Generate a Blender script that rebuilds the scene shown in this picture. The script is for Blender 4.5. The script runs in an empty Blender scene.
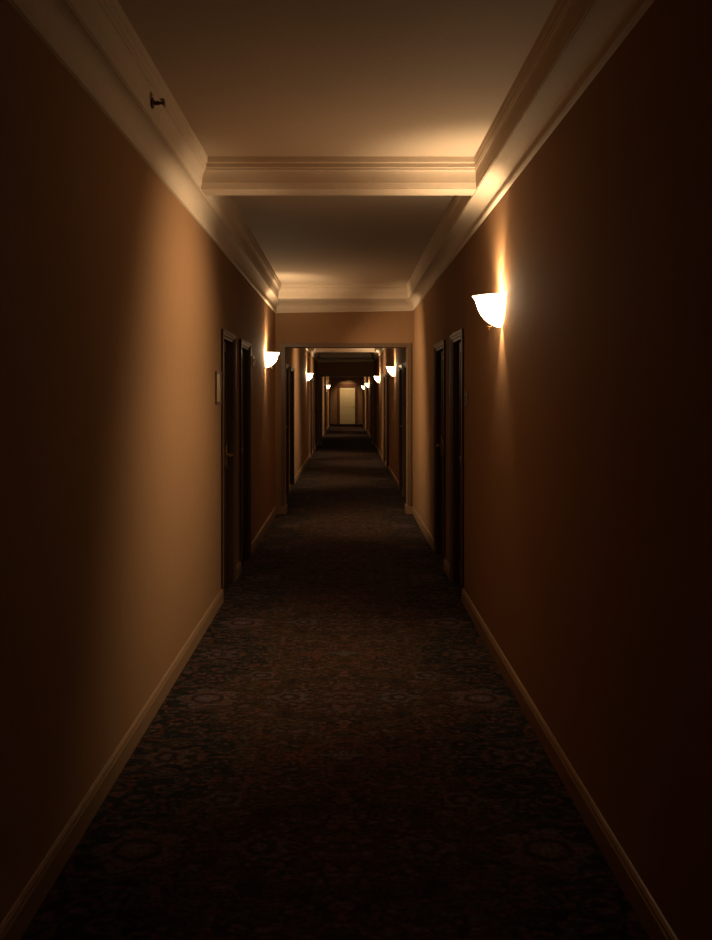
import bpy, bmesh, math, random
from mathutils import Vector, Matrix
random.seed(4)
sc = bpy.context.scene
C = sc.collection
PI = math.pi

# ------------------------------------------------------------------ camera, world, exposure
F = 900.0                                   # focal length in pixels of the 712x940 frame
cam_d = bpy.data.cameras.new('camera'); cam = bpy.data.objects.new('camera', cam_d); C.objects.link(cam)
cam.location = (0, 0, 1.5); cam.rotation_euler = (PI/2, 0, 0)
cam_d.sensor_fit = 'VERTICAL'; cam_d.sensor_height = 36; cam_d.lens = F/940*36
cam_d.shift_x = 9/940; cam_d.shift_y = -73/940
cam_d.clip_start = 0.05; cam_d.clip_end = 200
sc.camera = cam

world = bpy.data.worlds.new('world'); sc.world = world; world.use_nodes = True
world.node_tree.nodes['Background'].inputs[0].default_value = (0, 0, 0, 1)
world.node_tree.nodes['Background'].inputs[1].default_value = 0.0

sc.view_settings.view_transform = 'Standard'; sc.view_settings.look = 'None'
sc.view_settings.gamma = 1; sc.view_settings.use_curve_mapping = False
sc.view_settings.exposure = 0.0
sc.cycles.max_bounces = 8; sc.cycles.diffuse_bounces = 6
sc.cycles.sample_clamp_indirect = 3.0

LIGHT_COL = (1.0, 0.715, 0.41)               # warm incandescent
BULB_W = 12.5                                # watts of each sconce bulb
DOWN_W = 32.0                                # spot added in the bowl for the streak below it
UP_W = 40.0                                 # spot added in the bowl to wash wall and ceiling above
FRONT_W = 218.0                              # spot added in the bowl to pool light across the corridor
SHADE_E = 6.0                               # emission of the lit frosted glass

# ------------------------------------------------------------------ materials
def newmat(name):
    m = bpy.data.materials.new(name); m.use_nodes = True
    nt = m.node_tree; b = nt.nodes['Principled BSDF']
    return m, nt, b
def nd(nt, t, **kw):
    n = nt.nodes.new(t)
    for k, v in kw.items(): setattr(n, k, v)
    return n
def paint(name, col, rough=0.5, spec=0.3, nscale=60, bump=0.05, var=0.06, stretch=(1,1,1), metal=0.0):
    m, nt, b = newmat(name)
    tc = nd(nt, 'ShaderNodeTexCoord'); mp = nd(nt, 'ShaderNodeMapping'); mp.inputs['Scale'].default_value = stretch
    nt.links.new(tc.outputs['Object'], mp.inputs[0])
    n = nd(nt, 'ShaderNodeTexNoise'); n.inputs['Scale'].default_value = nscale; n.inputs['Detail'].default_value = 4
    nt.links.new(mp.outputs[0], n.inputs['Vector'])
    r = nd(nt, 'ShaderNodeValToRGB')
    r.color_ramp.elements[0].position = .3; r.color_ramp.elements[1].position = .7
    r.color_ramp.elements[0].color = tuple(c*(1-var) for c in col)+(1,)
    r.color_ramp.elements[1].color = tuple(min(1, c*(1+var)) for c in col)+(1,)
    nt.links.new(n.outputs[0], r.inputs[0]); nt.links.new(r.outputs[0], b.inputs['Base Color'])
    bp = nd(nt, 'ShaderNodeBump'); bp.inputs['Strength'].default_value = bump; bp.inputs['Distance'].default_value = .004
    nt.links.new(n.outputs[0], bp.inputs['Height']); nt.links.new(bp.outputs[0], b.inputs['Normal'])
    b.inputs['Roughness'].default_value = rough; b.inputs['Specular IOR Level'].default_value = spec
    b.inputs['Metallic'].default_value = metal
    return m
M = {}
M['wall'] = paint('wallpaper', (.27, .153, .080), .85, .05, 30, .12, .05, (3, 3, .35))
M['ceil'] = paint('ceiling_paint', (.52, .43, .34), .75, .15, 40, .08, .03)
M['trim'] = paint('cream_satin_paint', (.58, .475, .37), .72, .12, 25, .03, .03)
M['base'] = paint('baseboard_paint', (.24, .145, .08), .45, .35, 25, .03, .05)
M['casing'] = paint('casing_paint', (.13, .078, .045), .42, .35, 25, .03, .05)
M['wood'] = paint('dark_stained_wood', (.055, .026, .014), .42, .4, 18, .1, .35, (1, 1, .08))
M['walnut'] = paint('far_casing_wood', (.13, .045, .018), .5, .3, 18, .1, .25, (1, 1, .08))
M['cream_door'] = paint('cream_door_paint', (.74, .58, .32), .5, .3, 14, .04, .04, (1, 1, .2))
M['brass'] = paint('aged_brass', (.55, .36, .14), .35, .5, 40, .03, .1, metal=.9)
M['bronze'] = paint('dark_bronze', (.10, .05, .025), .45, .4, 40, .03, .15, metal=.6)
M['plaque'] = paint('plaque_face', (.42, .27, .13), .4, .4, 60, .03, .06)
M['white'] = paint('pale_plastic', (.75, .7, .62), .4, .4, 60, .02, .02)
M['redsign'] = paint('dark_red_plastic', (.18, .02, .012), .4, .4, 60, .02, .05)

def emat(name, col, s):
    m, nt, b = newmat(name)
    b.inputs['Base Color'].default_value = (.9, .85, .75, 1); b.inputs['Roughness'].default_value = .4
    tc = nd(nt, 'ShaderNodeTexCoord'); n = nd(nt, 'ShaderNodeTexNoise'); n.inputs['Scale'].default_value = 9
    nt.links.new(tc.outputs['Object'], n.inputs['Vector'])
    mr = nd(nt, 'ShaderNodeMapRange'); mr.inputs['To Min'].default_value = s*.85; mr.inputs['To Max'].default_value = s*1.15
    nt.links.new(n.outputs[0], mr.inputs['Value']); nt.links.new(mr.outputs[0], b.inputs['Emission Strength'])
    b.inputs['Emission Color'].default_value = tuple(col)+(1,)
    return m
M['shade'] = emat('lit_frosted_glass', (1.0, .80, .52), SHADE_E)
nt = M['shade'].node_tree                    # thin frosted glass lets about half the bulb's light straight through
tr = nd(nt, 'ShaderNodeBsdfTransparent'); mx = nd(nt, 'ShaderNodeMixShader'); mx.inputs[0].default_value = .75
nt.links.new(nt.nodes['Principled BSDF'].outputs[0], mx.inputs[1]); nt.links.new(tr.outputs[0], mx.inputs[2])
nt.links.new(mx.outputs[0], nt.nodes['Material Output'].inputs['Surface'])
M['bulb'] = emat('lit_bulb', (1.0, .72, .40), 25)
M['down'] = emat('lit_downlight_lens', (1.0, .72, .40), 18)

def carpet():
    m, nt, b = newmat('patterned_carpet')
    L = nt.links.new
    def mth(op, a, bb=None, c=None):
        n = nd(nt, 'ShaderNodeMath', operation=op)
        for i, v in enumerate((a, bb, c)):
            if v is None: continue
            if isinstance(v, (int, float)): n.inputs[i].default_value = v
            else: L(v, n.inputs[i])
        return n.outputs[0]
    tc = nd(nt, 'ShaderNodeTexCoord'); sp = nd(nt, 'ShaderNodeSeparateXYZ'); L(tc.outputs['Object'], sp.inputs[0])
    x = mth('ABSOLUTE', mth('ADD', sp.outputs[0], .015)); y = sp.outputs[1]
    P = 1.5
    def cell(off):                                   # signed distance along the run to the nearest motif
        return mth('SUBTRACT', mth('FLOORED_MODULO', mth('ADD', y, off), P), P/2)
    def polar(cx, off, ax=1.0, ay=1.0):
        dx = mth('MULTIPLY', mth('SUBTRACT', x, cx), ax); dy = mth('MULTIPLY', cell(off), ay)
        r = mth('SQRT', mth('ADD', mth('MULTIPLY', dx, dx), mth('MULTIPLY', dy, dy)))
        return r, mth('ARCTAN2', dy, dx)
    def petals(cx, off, R, n, amp, ax=1.0, ay=1.0):
        r, a = polar(cx, off, ax, ay)
        lim = mth('MULTIPLY_ADD', mth('COSINE', mth('MULTIPLY', a, n)), amp, R)
        return mth('SUBTRACT', lim, r), r            # >0 inside
    def step(v, w=.012): 
        n = nd(nt, 'ShaderNodeMapRange'); n.inputs['From Min'].default_value = -w; n.inputs['From Max'].default_value = w
        L(v, n.inputs['Value']); return n.outputs[0]
    def ring(v, c, w): return step(mth('SUBTRACT', w, mth('ABSOLUTE', mth('SUBTRACT', v, c))), .006)
    def mix(fac, a, col):
        n = nd(nt, 'ShaderNodeMix', data_type='RGBA'); L(fac, n.inputs['Factor'])
        if isinstance(a, tuple): n.inputs['A'].default_value = a+(1,)
        else: L(a, n.inputs['A'])
        n.inputs['B'].default_value = col+(1,); return n.outputs['Result']
    # ground: near-black navy border, brown-red field
    NAVY = (.019, .019, .018); BROWN = (.048, .025, .015); RED = (.105, .040, .030); OLIVE = (.066, .046, .026); TAN = (.15, .115, .085); ROSE = (.12, .060, .055); GREY = (.10, .09, .095)
    wob = nd(nt, 'ShaderNodeTexNoise'); wob.inputs['Scale'].default_value = 9; wob.inputs['Detail'].default_value = 3
    mir = nd(nt, 'ShaderNodeCombineXYZ'); L(x, mir.inputs[0]); L(mth('PINGPONG', y, P/2), mir.inputs[1]); L(mir.outputs[0], wob.inputs['Vector'])
    w0 = mth('SUBTRACT', wob.outputs[0], .5)
    x = mth('MULTIPLY_ADD', w0, .09, x)
    edge = mth('SUBTRACT', mth('MULTIPLY_ADD', mth('COSINE', mth('MULTIPLY', y, 2*PI/P)), .12, .55), x)
    col = mix(step(edge, .05), NAVY, BROWN)
    # lacy leaf and tendril scatter at three sizes, mirrored about the centre line
    for sc_, c1, c2, k in ((8, OLIVE, RED, .8), (14, ROSE, NAVY, .75), (23, GREY, OLIVE, .5)):
        vor = nd(nt, 'ShaderNodeTexVoronoi', feature='SMOOTH_F1'); vor.inputs['Scale'].default_value = sc_
        cv = nd(nt, 'ShaderNodeCombineXYZ'); L(mth('ABSOLUTE', x), cv.inputs[0]); L(mth('MULTIPLY', mth('PINGPONG', y, P/2), 1.25), cv.inputs[1]); cv.inputs[2].default_value = sc_*.37
        L(cv.outputs[0], vor.inputs['Vector']); vd = vor.outputs['Distance']
        col = mix(mth('MULTIPLY', step(mth('SUBTRACT', .22, vd), .06), k), col, c1)
        col = mix(mth('MULTIPLY', ring(vd, .38, .05), k), col, c2)
    # vines
    vine = mth('SUBTRACT', x, mth('MULTIPLY_ADD', mth('SINE', mth('MULTIPLY', y, 4*PI/P)), .07, .40))
    col = mix(mth('MULTIPLY', ring(vine, 0, .012), .7), col, OLIVE)
    # central medallions
    p, r = petals(0, -.02, .13, 6, .03, .6, 1.2)
    col = mix(mth('MULTIPLY', ring(p, .01, .012), .6), col, RED)
    p2, r2 = petals(0, -.02, .05, 4, .02, .7, 1.3); col = mix(mth('MULTIPLY', step(p2), .6), col, GREY)
    # side roses
    for cx, off, R in ((.68, .77, .12), (.45, .40, .06), (.74, .0, .08), (.27, .75, .07)):
        p, r = petals(cx, off, R, 5, R*.2); col = mix(mth('MULTIPLY', step(p, .02), .7), col, ROSE if R > .08 else RED)
        col = mix(mth('MULTIPLY', ring(r, R*.55, .014), .8), col, NAVY); col = mix(mth('MULTIPLY', ring(p, 0, .010), .5), col, GREY)
        col = mix(step(mth('SUBTRACT', R*.22, r), .02), col, GREY)
    fib = nd(nt, 'ShaderNodeTexNoise'); fib.inputs['Scale'].default_value = 55; fib.inputs['Detail'].default_value = 4; L(tc.outputs['Object'], fib.inputs['Vector'])
    fr = nd(nt, 'ShaderNodeMapRange'); fr.inputs['From Min'].default_value = .3; fr.inputs['From Max'].default_value = .7
    fr.inputs['To Min'].default_value = .4; fr.inputs['To Max'].default_value = 1.25; L(fib.outputs[0], fr.inputs['Value'])
    mm = nd(nt, 'ShaderNodeVectorMath', operation='SCALE'); L(col, mm.inputs[0]); L(fr.outputs[0], mm.inputs['Scale'])
    L(mm.outputs[0], b.inputs['Base Color'])
    fb = nd(nt, 'ShaderNodeTexNoise'); fb.inputs['Scale'].default_value = 350; L(tc.outputs['Object'], fb.inputs['Vector'])
    bp = nd(nt, 'ShaderNodeBump'); bp.inputs['Strength'].default_value = .5; bp.inputs['Distance'].default_value = .004
    L(fb.outputs[0], bp.inputs['Height']); L(bp.outputs[0], b.inputs['Normal'])
    b.inputs['Roughness'].default_value = .95; b.inputs['Specular IOR Level'].default_value = .05
    return m
M['carpet'] = carpet()

# ------------------------------------------------------------------ helpers
def box(bm, a, b):
    x0, x1 = sorted((a[0], b[0])); y0, y1 = sorted((a[1], b[1])); z0, z1 = sorted((a[2], b[2]))
    v = [bm.verts.new(p) for p in ((x0,y0,z0),(x1,y0,z0),(x1,y1,z0),(x0,y1,z0),(x0,y0,z1),(x1,y0,z1),(x1,y1,z1),(x0,y1,z1))]
    for f in ((3,2,1,0),(4,5,6,7),(0,1,5,4),(1,2,6,5),(2,3,7,6),(3,0,4,7)): bm.faces.new([v[i] for i in f])
def prism(bm, prof, axis_pts, closed=True):
    """prof: list of point lists, one ring per station"""
    rings = [[bm.verts.new(p) for p in ring] for ring in axis_pts]
    n = len(rings[0])
    for a, b in zip(rings, rings[1:]):
        for i in range(n if closed else n-1):
            bm.faces.new((a[i], a[(i+1) % n], b[(i+1) % n], b[i]))
    if closed:
        bm.faces.new(rings[0][::-1]); bm.faces.new(rings[-1])
def lathe(bm, prof, a0=0, a1=2*PI, n=32, org=(0,0,0), axis='Z'):
    full = abs(a1-a0-2*PI) < 1e-6
    cols = []
    for k in range(n if full else n+1):
        t = a0+(a1-a0)*k/n
        ring = []
        for r, h in prof:
            p = (r*math.cos(t), r*math.sin(t), h)
            if axis == 'X': p = (h, r*math.cos(t), r*math.sin(t))
            if axis == 'Y': p = (r*math.cos(t), h, r*math.sin(t))
            ring.append(bm.verts.new((p[0]+org[0], p[1]+org[1], p[2]+org[2])))
        cols.append(ring)
    m = len(cols)
    for k in range(m if full else m-1):
        a, b = cols[k], cols[(k+1) % m]
        for i in range(len(prof)-1):
            bm.faces.new((a[i], b[i], b[i+1], a[i+1]))
    bmesh.ops.remove_doubles(bm, verts=bm.verts, dist=1e-6)
def obj(name, bm, mat, parent=None, smooth=False, bevel=0):
    if bevel:
        bmesh.ops.remove_doubles(bm, verts=bm.verts, dist=1e-6)
    bmesh.ops.recalc_face_normals(bm, faces=bm.faces)
    me = bpy.data.meshes.new(name); bm.to_mesh(me); bm.free()
    me.materials.append(mat)
    if smooth:
        for p in me.polygons: p.use_smooth = True
    o = bpy.data.objects.new(name, me); C.objects.link(o)
    if parent: o.parent = parent
    if bevel:
        md = o.modifiers.new('bevel', 'BEVEL'); md.width = bevel; md.segments = 2; md.limit_method = 'ANGLE'
    return o
def struct(o, label=None):
    o['kind'] = 'structure'
    if label: o['label'] = label; o['category'] = 'room'
    return o
def thing(name, label, cat, loc=(0,0,0), rz=0, group=None):
    o = bpy.data.objects.new(name, None); C.objects.link(o); o.empty_display_size = .1
    o.location = loc; o.rotation_euler = (0,0,rz); o['label'] = label; o['category'] = cat
    if group: o['group'] = group
    return o

# ------------------------------------------------------------------ corridor dimensions
XL, XR = -.92, .855
Y0, Y1 = -3.0, 50.0
ZS, ZC = 2.70, 2.875                        # soffit and coffer ceiling
TH = .22
HDR = [(11.54, 11.80), (28.0, 28.26)]       # headers with piers
PX0, PX1, PZ = -.795, .775, 2.14            # opening in each header
# door openings: (side, y0, y1)
DH = 1.96
doors = [('L', 6.62, 7.30), ('L', 7.74, 8.44), ('R', 6.63, 7.30), ('R', 7.86, 8.66),
         ('L', 13.10, 13.95), ('L', 14.55, 15.40), ('R', 12.75, 13.45), ('R', 13.75, 14.45),
         ('L', 22.6, 23.4), ('L', 24.1, 24.9), ('R', 18.4, 19.2), ('R', 19.9, 20.7),
         ('L', 31.5, 32.3), ('R', 30.6, 31.4), ('L', 37.0, 37.8), ('R', 38.5, 39.3)]

# ------------------------------------------------------------------ floor, ceiling slab
bm = bmesh.new(); box(bm, (XL-TH, Y0-TH, -.15), (XR+TH, Y1+TH, 0))
struct(obj('floor', bm, M['carpet']), 'dark patterned carpet running the length of the corridor')
bm = bmesh.new(); box(bm, (XL-TH, Y0-TH, ZC), (XR+TH, Y1+TH, ZC+.15))
struct(obj('ceiling', bm, M['ceil']), 'pale coffered ceiling')

# side walls with recessed door openings
def side_wall(side):
    X = XL if side == 'L' else XR; s = -1 if side == 'L' else 1
    bm = bmesh.new(); ops = sorted((a, b) for sd, a, b in doors if sd == side)
    y = Y0-TH
    for a, b in ops:
        box(bm, (X, y, 0), (X+s*TH, a, ZC)); box(bm, (X, a, DH), (X+s*TH, b, ZC)); y = b
    box(bm, (X, y, 0), (X+s*TH, Y1+TH, ZC))
    return bm
struct(obj('wall_left', side_wall('L'), M['wall']), 'left brown papered wall')
struct(obj('wall_right', side_wall('R'), M['wall']), 'right brown papered wall')
bm = bmesh.new(); box(bm, (XL, Y0-TH, 0), (XR, Y0, ZC)); struct(obj('wall_back', bm, M['wall']), 'wall behind the viewer')
EDX0, EDX1, EDZ = -.40, .45, 2.06
bm = bmesh.new()
box(bm, (XL, Y1, 0), (EDX0, Y1+TH, ZC)); box(bm, (EDX1, Y1, 0), (XR, Y1+TH, ZC)); box(bm, (EDX0, Y1, EDZ), (EDX1, Y1+TH, ZC))
struct(obj('wall_end', bm, M['wall']), 'end wall of the corridor')
for k, (a, b) in enumerate(HDR):
    bm = bmesh.new()
    box(bm, (XL, a, 0), (PX0, b, PZ)); box(bm, (PX1, a, 0), (XR, b, PZ)); box(bm, (XL, a, PZ), (XR, b, ZC))
    struct(obj('wall_header_'+('near', 'far')[k], bm, M['wall']), 'brown wall dropped across the corridor, the '+('nearer', 'farther')[k]+' one')

# ------------------------------------------------------------------ soffits, coffers, cornices
# inset of soffit edge / ceiling edge from the walls, left and right
SL, SR = .078, .110
segs = [(Y0, HDR[0][0]), (HDR[0][1], HDR[1][0]), (HDR[1][1], Y1)]
beams = [[5.19], [17.3, 24.0], [35.0, 42.0]]
BW = .17
EM = .58                                    # soffit margin at segment ends
tn = 0
for (a, b), bs in zip(segs, beams):
    cof = []
    y = a+EM
    for q in bs: cof.append((y, q)); y = q+BW
    cof.append((y, b-EM))
    # flat soffit at ZS around and between the coffers
    bm = bmesh.new()
    x0, x1 = XL+SL, XR-SR
    T = ZC-ZS
    def sof(p, q): box(bm, (p[0], p[1], ZS), (q[0], q[1], ZC))
    sof((XL, a), (x0, b)); sof((x1, a), (XR, b))
    y = a
    for c0, c1 in cof: sof((x0, y), (x1, c0)); y = c1
    sof((x0, y), (x1, b))
    tn += 1; struct(obj('trim_%d' % tn, bm, M['trim']), None)
    # crown moulding inside each coffer, profile = (inset, height)
    prof = [(0.0, ZS+.004), (.004, ZS+.018), (.008, ZS+.030)]
    for i in range(7):
        t = i/6*PI/2; prof.append((.010+.032*(1-math.cos(t)), ZS+.032+.070*math.sin(t)))
    prof += [(.044, ZS+.112), (.052, ZS+.116), (.052, ZS+.138), (.062, ZS+.144), (.066, ZC)]
    for c0, c1 in cof:
        bm = bmesh.new()
        def corner(i, j, ins, h):           # right-hand side stands closer to vertical
            X = x0+ins*.7 if i == 0 else x1-ins*.25
            Y = c0+ins*.7 if j == 0 else c1-ins*.7
            return (X, Y, h)
        loops = []
        for ins, h in prof:
            loops.append([bm.verts.new(corner(i, j, ins, h)) for i, j in ((0,0),(1,0),(1,1),(0,1))])
        for l0, l1 in zip(loops, loops[1:]):
            for i in range(4):
                bm.faces.new((l0[i], l0[(i+1)%4], l1[(i+1)%4], l1[i]))
        # close the back
        back = [bm.verts.new(corner(i, j, -.002, ZC)) for i, j in ((0,0),(1,0),(1,1),(0,1))]
        for i in range(4):
            bm.faces.new((loops[-1][i], loops[-1][(i+1)%4], back[(i+1)%4], back[i]))
            bm.faces.new((back[i], back[(i+1)%4], loops[0][(i+1)%4], loops[0][i]))
        tn += 1; struct(obj('trim_%d' % tn, bm, M['trim']), None)
    # cornice where wall meets soffit
    bm = bmesh.new()
    cp = [(0, 2.575), (.012, 2.578), (.018, 2.588), (.018, 2.606), (.012, 2.614)]
    CW = (.074, .106, .12)
    loops = []
    for (u, h) in cp: loops.append((u, u, u, h))
    for i in range(9):
        t = i/8*PI/2
        loops.append(tuple(.012+(w-.012)*(1-math.cos(t)) for w in CW)+(2.614+.078*math.sin(t),))
    loops.append(CW+(ZS,))
    rg = []
    for (l, r, e, h) in loops:
        rg.append([bm.verts.new(p) for p in ((XL+l, a+e, h), (XR-r, a+e, ZS-(ZS-h)*.78), (XR-r, b-e, ZS-(ZS-h)*.78), (XL+l, b-e, h))])
    for l0, l1 in zip(rg, rg[1:]):
        for i in range(4): bm.faces.new((l0[i], l0[(i+1)%4], l1[(i+1)%4], l1[i]))
    back = [bm.verts.new(p) for p in ((XL, a, ZS), (XR, a, ZS), (XR, b, ZS), (XL, b, ZS))]
    for i in range(4):
        bm.faces.new((rg[-1][i], rg[-1][(i+1)%4], back[(i+1)%4], back[i]))
        bm.faces.new((back[i], back[(i+1)%4], rg[0][(i+1)%4], rg[0][i]))
    tn += 1; struct(obj('trim_%d' % tn, bm, M['trim']), None)

# opening trim on each header: narrow painted casing
for a, b in HDR:
    bm = bmesh.new(); w = .05; t = .012
    for Y, s in ((a, -1), (b, 1)):
        box(bm, (PX0-w, Y, .10), (PX0, Y+s*t, PZ+w)); box(bm, (PX1, Y, .10), (PX1+w, Y+s*t, PZ+w)); box(bm, (PX0, Y, PZ), (PX1, Y+s*t, PZ+w))
    tn += 1; struct(obj('trim_%d' % tn, bm, M['casing']), None)

# baseboards
BH, BT = .10, .016
CS = .04
def baseboard(side):
    X = XL if side == 'L' else XR; s = 1 if side == 'L' else -1
    bm = bmesh.new()
    def run(y0, y1):
        pr = [(0,0),(BT,0),(BT,BH-.025),(BT-.004,BH-.018),(BT-.004,BH-.010),(BT-.010,BH-.002),(0,BH)]
        prism(bm, None, [[(X+s*u, y, h) for u, h in pr] for y in (y0, y1)])
    cuts = sorted((a-CS, b+CS) for sd, a, b in doors if sd == side) + [(p, q) for p, q in HDR]
    cuts.sort(); y = Y0
    merged = []
    for c in cuts:
        if c[0] > y+.01: run(y, c[0])
        y = max(y, c[1])
    run(y, Y1)
    for p, q in HDR:                      # round the piers
        PX = PX0 if side == 'L' else PX1
        box(bm, (X, p-BT, 0), (PX+s*BT, p, BH)); box(bm, (X, q, 0), (PX+s*BT, q+BT, BH)); box(bm, (PX, p, 0), (PX+s*BT, q, BH))
    return bm
struct(obj('baseboard_left', baseboard('L'), M['base']), 'painted baseboard along the left wall')
struct(obj('baseboard_right', baseboard('R'), M['base']), 'painted baseboard along the right wall')

# ------------------------------------------------------------------ doors
REC = .045
def leaf_bm(w, h, th=.04, panels=((.12, .95), (1.10, 1.85))):
    """leaf in the YZ plane, front face at x=0 looking to +x, recessed panels"""
    bm = bmesh.new()
    st = .11
    box(bm, (-th, 0, 0), (-.012, w, h))
    box(bm, (-.012, 0, 0), (0, st, h)); box(bm, (-.012, w-st, 0), (0, w, h))
    z = 0
    for p0, p1 in panels:
        box(bm, (-.012, st, z), (0, w-st, p0)); z = p1
    box(bm, (-.012, st, z), (0, w-st, h))
    for p0, p1 in panels:
        box(bm, (-.012, st+.04, p0+.04), (-.004, w-st-.04, p1-.04))
    return bm
def lever(parent, y, dirn):
    bm = bmesh.new(); box(bm, (0, y-.022, .93), (.006, y+.022, 1.13))
    pl = obj('lock_plate', bm, M['brass'], parent, bevel=.002)
    bm = bmesh.new(); lathe(bm, [(0, .0), (.011, .0), (.011, .05), (0, .05)], n=16, org=(.006, y, 1.04), axis='X')
    box(bm, (.040, y-.010, 1.03), (.056, y+dirn*.11, 1.05))
    obj('door_handle', bm, M['brass'], parent, bevel=.003)
for n, (sd, a, b) in enumerate(doors):
    X = XL if sd == 'L' else XR
    w = b-a
    root = bpy.data.objects.new('door_%d' % (n+1), None); C.objects.link(root)
    root['kind'] = 'structure'
    if sd == 'L': root.location = (X, a, 0)
    else: root.location = (X, b, 0); root.rotation_euler = (0, 0, PI)
    # jamb frame lining the opening
    bm = bmesh.new(); j = .022
    box(bm, (-.11, 0, 0), (0, j, DH)); box(bm, (-.11, w-j, 0), (0, w, DH)); box(bm, (-.11, j, DH-j), (0, w-j, DH))
    obj('jamb', bm, M['wood'], root)
    bm = leaf_bm(w-2*j-.006, DH-j-.012)
    lf = obj('leaf', bm, M['wood'], root); lf.location = (-REC, j+.003, .006)
    bm = bmesh.new(); yy = w-.10 if n % 2 == 0 else .10
    dirn = -1 if n % 2 == 0 else 1
    box(bm, (-REC, yy-.022, .93), (-REC+.006, yy+.022, 1.13)); obj('lock_plate', bm, M['brass'], root, bevel=.002)
    bm = bmesh.new(); lathe(bm, [(0, 0), (.011, 0), (.011, .04), (0, .04)], n=16, org=(-REC+.006, yy, 1.04), axis='X')
    box(bm, (-REC+.034, yy-.010*dirn, 1.03), (-REC+.048, yy+dirn*.11, 1.05)); obj('door_handle', bm, M['brass'], root)
    # casing on the wall face
    bm = bmesh.new(); t = .018
    for y0, y1 in ((-CS, 0), (w, w+CS)):
        box(bm, (0, y0, 0), (t*.6, y1, DH+CS)); box(bm, (0, (y0 if y0 < 0 else y1-.02), 0), (t, (y0+.02 if y0 < 0 else y1), DH+CS))
    box(bm, (0, 0, DH), (t*.6, w, DH+CS)); box(bm, (0, -CS+.02, DH+CS-.02), (t, w+CS-.02, DH+CS))
    obj('casing', bm, M['casing'], root)

# end door, cream, with dark casing
root = bpy.data.objects.new('door_%d' % (len(doors)+1), None); C.objects.link(root); root['kind'] = 'structure'
root.location = (EDX0, Y1, 0); root.rotation_euler = (0, 0, -PI/2)
w = EDX1-EDX0
bm = leaf_bm(w-.01, EDZ-.01); lf = obj('leaf', bm, M['cream_door'], root); lf.location = (-.03, .005, .005)
bm = bmesh.new()
box(bm, (0, -.14, 0), (.03, 0, EDZ+.16)); box(bm, (0, w, 0), (.03, w+.14, EDZ+.16)); box(bm, (0, 0, EDZ), (.03, w, EDZ+.16))
obj('casing', bm, M['walnut'], root)
bm = bmesh.new(); lathe(bm, [(0, 0), (.012, 0), (.012, .03), (.028, .04), (.028, .06), (0, .07)], n=16, org=(-.03, w-.08, 1.0), axis='X')
obj('door_handle', bm, M['brass'], root, smooth=True)

# ------------------------------------------------------------------ wall sconces
def make_sconce():
    t = thing('wall_sconce', 'x', 'lamp', group='glass wall sconces along the corridor')
    # local frame: wall plane x=0, sconce projects to +x, origin at rim height on the wall
    G0 = .004
    out = [(.164, .0), (.158, -.006), (.146, -.022), (.139, -.045), (.130, -.072), (.116, -.100), (.096, -.126), (.070, -.148), (.042, -.163), (.020, -.169)]
    inn = [(max(r-.006, .012), h+.005) for r, h in out][::-1]
    inn[-1] = (.158, .001)
    prof = out+inn
    bm = bmesh.new()
    cols = []
    n = 36
    for k in range(n+1):
        a = -PI/2+PI*k/n
        cols.append([bm.verts.new((G0+r*math.cos(a)*.96, r*math.sin(a), h)) for r, h in prof])
    for a, b in zip(cols, cols[1:]):
        for i in range(len(prof)): bm.faces.new((a[i], b[i], b[(i+1) % len(prof)], a[(i+1) % len(prof)]))
    bm.faces.new(cols[0]); bm.faces.new(cols[-1][::-1])
    obj('glass_shade', bm, M['shade'], t, smooth=True)
    bm = bmesh.new(); lathe(bm, [(0, 0), (.060, 0), (.060, .008), (.045, .014), (0, .018)], n=28, org=(0, 0, -.085), axis='X')
    bp = obj('back_plate', bm, M['brass'], t, smooth=False); bp.scale = (.9, .9, 1)
    bp.location = (0, 0, 0)
    bm = bmesh.new(); lathe(bm, [(0, -.186), (.006, -.183), (.009, -.178), (.005, -.172), (.016, -.170), (.018, -.166), (0, -.164)], n=20, org=(.075, 0, 0))
    obj('finial', bm, M['brass'], t, smooth=True)
    bm = bmesh.new(); lathe(bm, [(0, -.125), (.012, -.12), (.012, -.10), (.020, -.085), (.026, -.065), (.022, -.045), (.010, -.034), (0, -.031)], n=16, org=(.072, 0, 0))
    obj('bulb', bm, M['bulb'], t, smooth=True)
    ld = bpy.data.lights.new('sconce_light', 'POINT'); ld.energy = BULB_W; ld.color = LIGHT_COL; ld.shadow_soft_size = .025
    lo = bpy.data.objects.new('sconce_light', ld); C.objects.link(lo); lo.parent = t; lo.location = (.072, 0, -.004)
    ld = bpy.data.lights.new('sconce_front_light', 'SPOT'); ld.energy = FRONT_W; ld.color = LIGHT_COL; ld.shadow_soft_size = .025
    ld.spot_size = math.radians(99); ld.spot_blend = 1.0
    lo = bpy.data.objects.new('sconce_front_light', ld); C.objects.link(lo); lo.parent = t; lo.location = (.076, 0, -.006); lo.rotation_euler = (0, -math.radians(60), 0); lo.scale = (1.7, 1, 1)
    ld = bpy.data.lights.new('sconce_down_light', 'SPOT'); ld.energy = DOWN_W; ld.color = LIGHT_COL; ld.shadow_soft_size = .015
    ld.spot_size = math.radians(80); ld.spot_blend = 1.0
    lo = bpy.data.objects.new('sconce_down_light', ld); C.objects.link(lo); lo.parent = t; lo.location = (.042, 0, -.115)
    ld = bpy.data.lights.new('sconce_up_light', 'SPOT'); ld.energy = UP_W; ld.color = LIGHT_COL; ld.shadow_soft_size = .025
    ld.spot_size = math.radians(105); ld.spot_blend = 1.0
    lo = bpy.data.objects.new('sconce_up_light', ld); C.objects.link(lo); lo.parent = t; lo.location = (.074, 0, .004); lo.rotation_euler = (0, math.radians(180+10), 0)
    return t
RIM = 2.035
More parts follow.
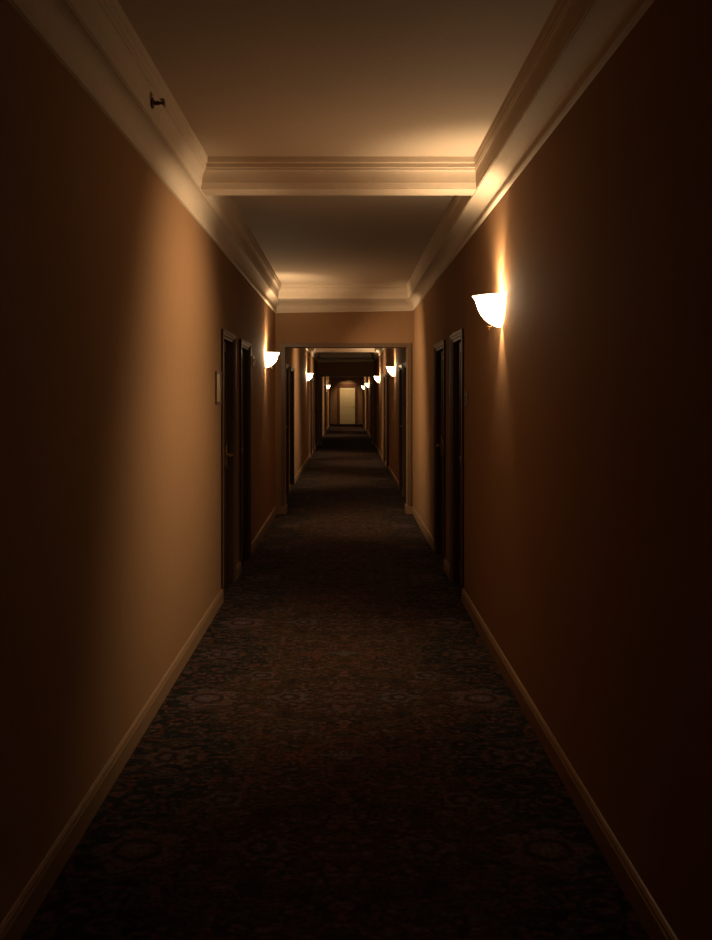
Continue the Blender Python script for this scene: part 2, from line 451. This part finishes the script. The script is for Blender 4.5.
spots = [('R', 4.97, .02, 'lit white glass bowl sconce on the right wall, the nearest and largest one'),
         ('L', 10.15, -.035, 'lit glass bowl sconce on the left wall just before the first dropped header'),
         ('R', 16.0, 0, 'lit glass bowl sconce on the right wall, first one seen through the near header opening'),
         ('L', 20.4, 0, 'lit glass bowl sconce on the left wall, first one seen through the near header opening'),
         ('R', 23.3, 0, 'small distant lit sconce on the right wall, third from the viewer on that side'),
         ('R', 35.0, 0, 'tiny far lit sconce on the right wall, fourth from the viewer on that side'),
         ('L', 41.0, 0, 'tiny far lit sconce on the left wall, closest to the end door on that side'),
         ('R', 44.0, 0, 'tiny far lit sconce on the right wall, closest to the end door on that side')]
sconce = make_sconce()
kids = list(sconce.children)
for i, (sd, y, dz, lab) in enumerate(spots):
    if i == 0: t = sconce
    else:
        t = sconce.copy(); C.objects.link(t)
        for ch in kids:
            c = ch.copy(); C.objects.link(c); c.parent = t
    for ch in t.children:
        if ch.name.startswith('sconce_front_light'): ch.rotation_euler = (0, -math.radians(60), math.radians((25 if i == 1 else 6)*(1 if sd == 'L' else -1)))
        if ch.name.startswith('sconce_up_light'): ch.rotation_euler = (math.radians((27 if i == 1 else 15)*(1 if sd == 'L' else -1)), math.radians(178), 0)
    t.location = (XL if sd == 'L' else XR, y, RIM+dz); t.rotation_euler = (0, 0, 0 if sd == 'L' else PI)
    t['label'] = lab

# ceiling downlight in front of the end door
t = thing('ceiling_downlight', 'round recessed downlight in the ceiling just before the end door', 'lamp', (.02, 49.1, ZC))
bm = bmesh.new(); lathe(bm, [(.06, -.001), (.085, -.001), (.085, -.008), (.062, -.012), (.06, -.012)], n=28); obj('trim_ring', bm, M['white'], t)
bm = bmesh.new(); lathe(bm, [(0, -.001), (.058, -.001), (.058, -.006), (0, -.006)], n=28); obj('lens', bm, M['down'], t)
ld = bpy.data.lights.new('downlight_beam', 'SPOT'); ld.energy = 90; ld.color = LIGHT_COL; ld.spot_size = math.radians(75); ld.spot_blend = .8; ld.shadow_soft_size = .05
lo = bpy.data.objects.new('downlight_beam', ld); C.objects.link(lo); lo.parent = t; lo.location = (0, 0, -.03); lo.rotation_euler = (math.radians(32), 0, 0)

# ------------------------------------------------------------------ room plaques
def plaque(x, y, z, w, h, rz, label, fr, fc):
    t = thing('room_plaque', label, 'sign', (x, y, z), rz)
    bm = bmesh.new(); b = .018
    box(bm, (0, -w/2, -h/2), (.012, -w/2+b, h/2)); box(bm, (0, w/2-b, -h/2), (.012, w/2, h/2))
    box(bm, (0, -w/2+b, -h/2), (.012, w/2-b, -h/2+b)); box(bm, (0, -w/2+b, h/2-b), (.012, w/2-b, h/2))
    obj('frame', bm, fr, t)
    bm = bmesh.new(); box(bm, (0, -w/2+b, -h/2+b), (.006, w/2-b, h/2-b)); obj('face', bm, fc, t)
plaque(XL, 6.40, 1.565, .25, .23, 0, 'brown framed room plaque on the left wall just before the first door', M['bronze'], M['plaque'])
plaque(XR, 6.40, 1.485, .14, .09, PI, 'small dark room plaque on the right wall just before the first door', M['bronze'], M['bronze'])

# small pale wall fitting beyond the left doors
t = thing('wall_fitting', 'small pale fitting high on the left wall just past the second door', 'fixture', (XL, 8.60, 1.845))
bm = bmesh.new(); box(bm, (0, -.045, -.045), (.03, .045, .045)); obj('housing', bm, M['white'], t, bevel=.006)
bm = bmesh.new(); lathe(bm, [(0, .028), (.022, .028), (.022, .040), (.014, .048), (0, .050)], n=20, axis='X'); obj('lens', bm, M['white'], t, smooth=True)

# sidewall sprinkler on the coffer edge, upper left
t = thing('sprinkler_head', 'small dark sprinkler head poking from the ceiling moulding at upper left', 'sprinkler', (XL+SL+.010, 3.84, 2.754))
bm = bmesh.new(); lathe(bm, [(0, 0), (.024, 0), (.022, .006), (.012, .010), (0, .010)], n=24, axis='X'); obj('escutcheon', bm, M['bronze'], t)
bm = bmesh.new(); lathe(bm, [(0, .008), (.009, .008), (.009, .030), (.006, .034), (0, .034)], n=16, axis='X'); obj('nozzle', bm, M['bronze'], t)
bm = bmesh.new(); box(bm, (.030, -.011, -.003), (.052, -.007, .003)); box(bm, (.030, .007, -.003), (.052, .011, .003)); obj('yoke', bm, M['bronze'], t)
bm = bmesh.new(); box(bm, (.050, -.017, -.014), (.054, .017, .014)); box(bm, (.036, -.015, .012), (.052, .015, .015)); obj('deflector', bm, M['bronze'], t)

# unlit sign hanging in the far stretch
t = thing('hanging_sign', 'tiny dark red sign hanging from the ceiling before the end door', 'sign', (-.15, 40.0, 2.28))
bm = bmesh.new(); box(bm, (-.15, -.02, -.08), (.15, .02, .08)); obj('panel', bm, M['redsign'], t, bevel=.004)
for sx in (-.1, .1):
    bm = bmesh.new(); box(bm, (sx-.006, -.006, .08), (sx+.006, .006, ZC-2.28)); obj('hanger', bm, M['bronze'], t)
for o in list(bpy.data.objects):
    if o.users_collection == () : bpy.data.objects.remove(o)
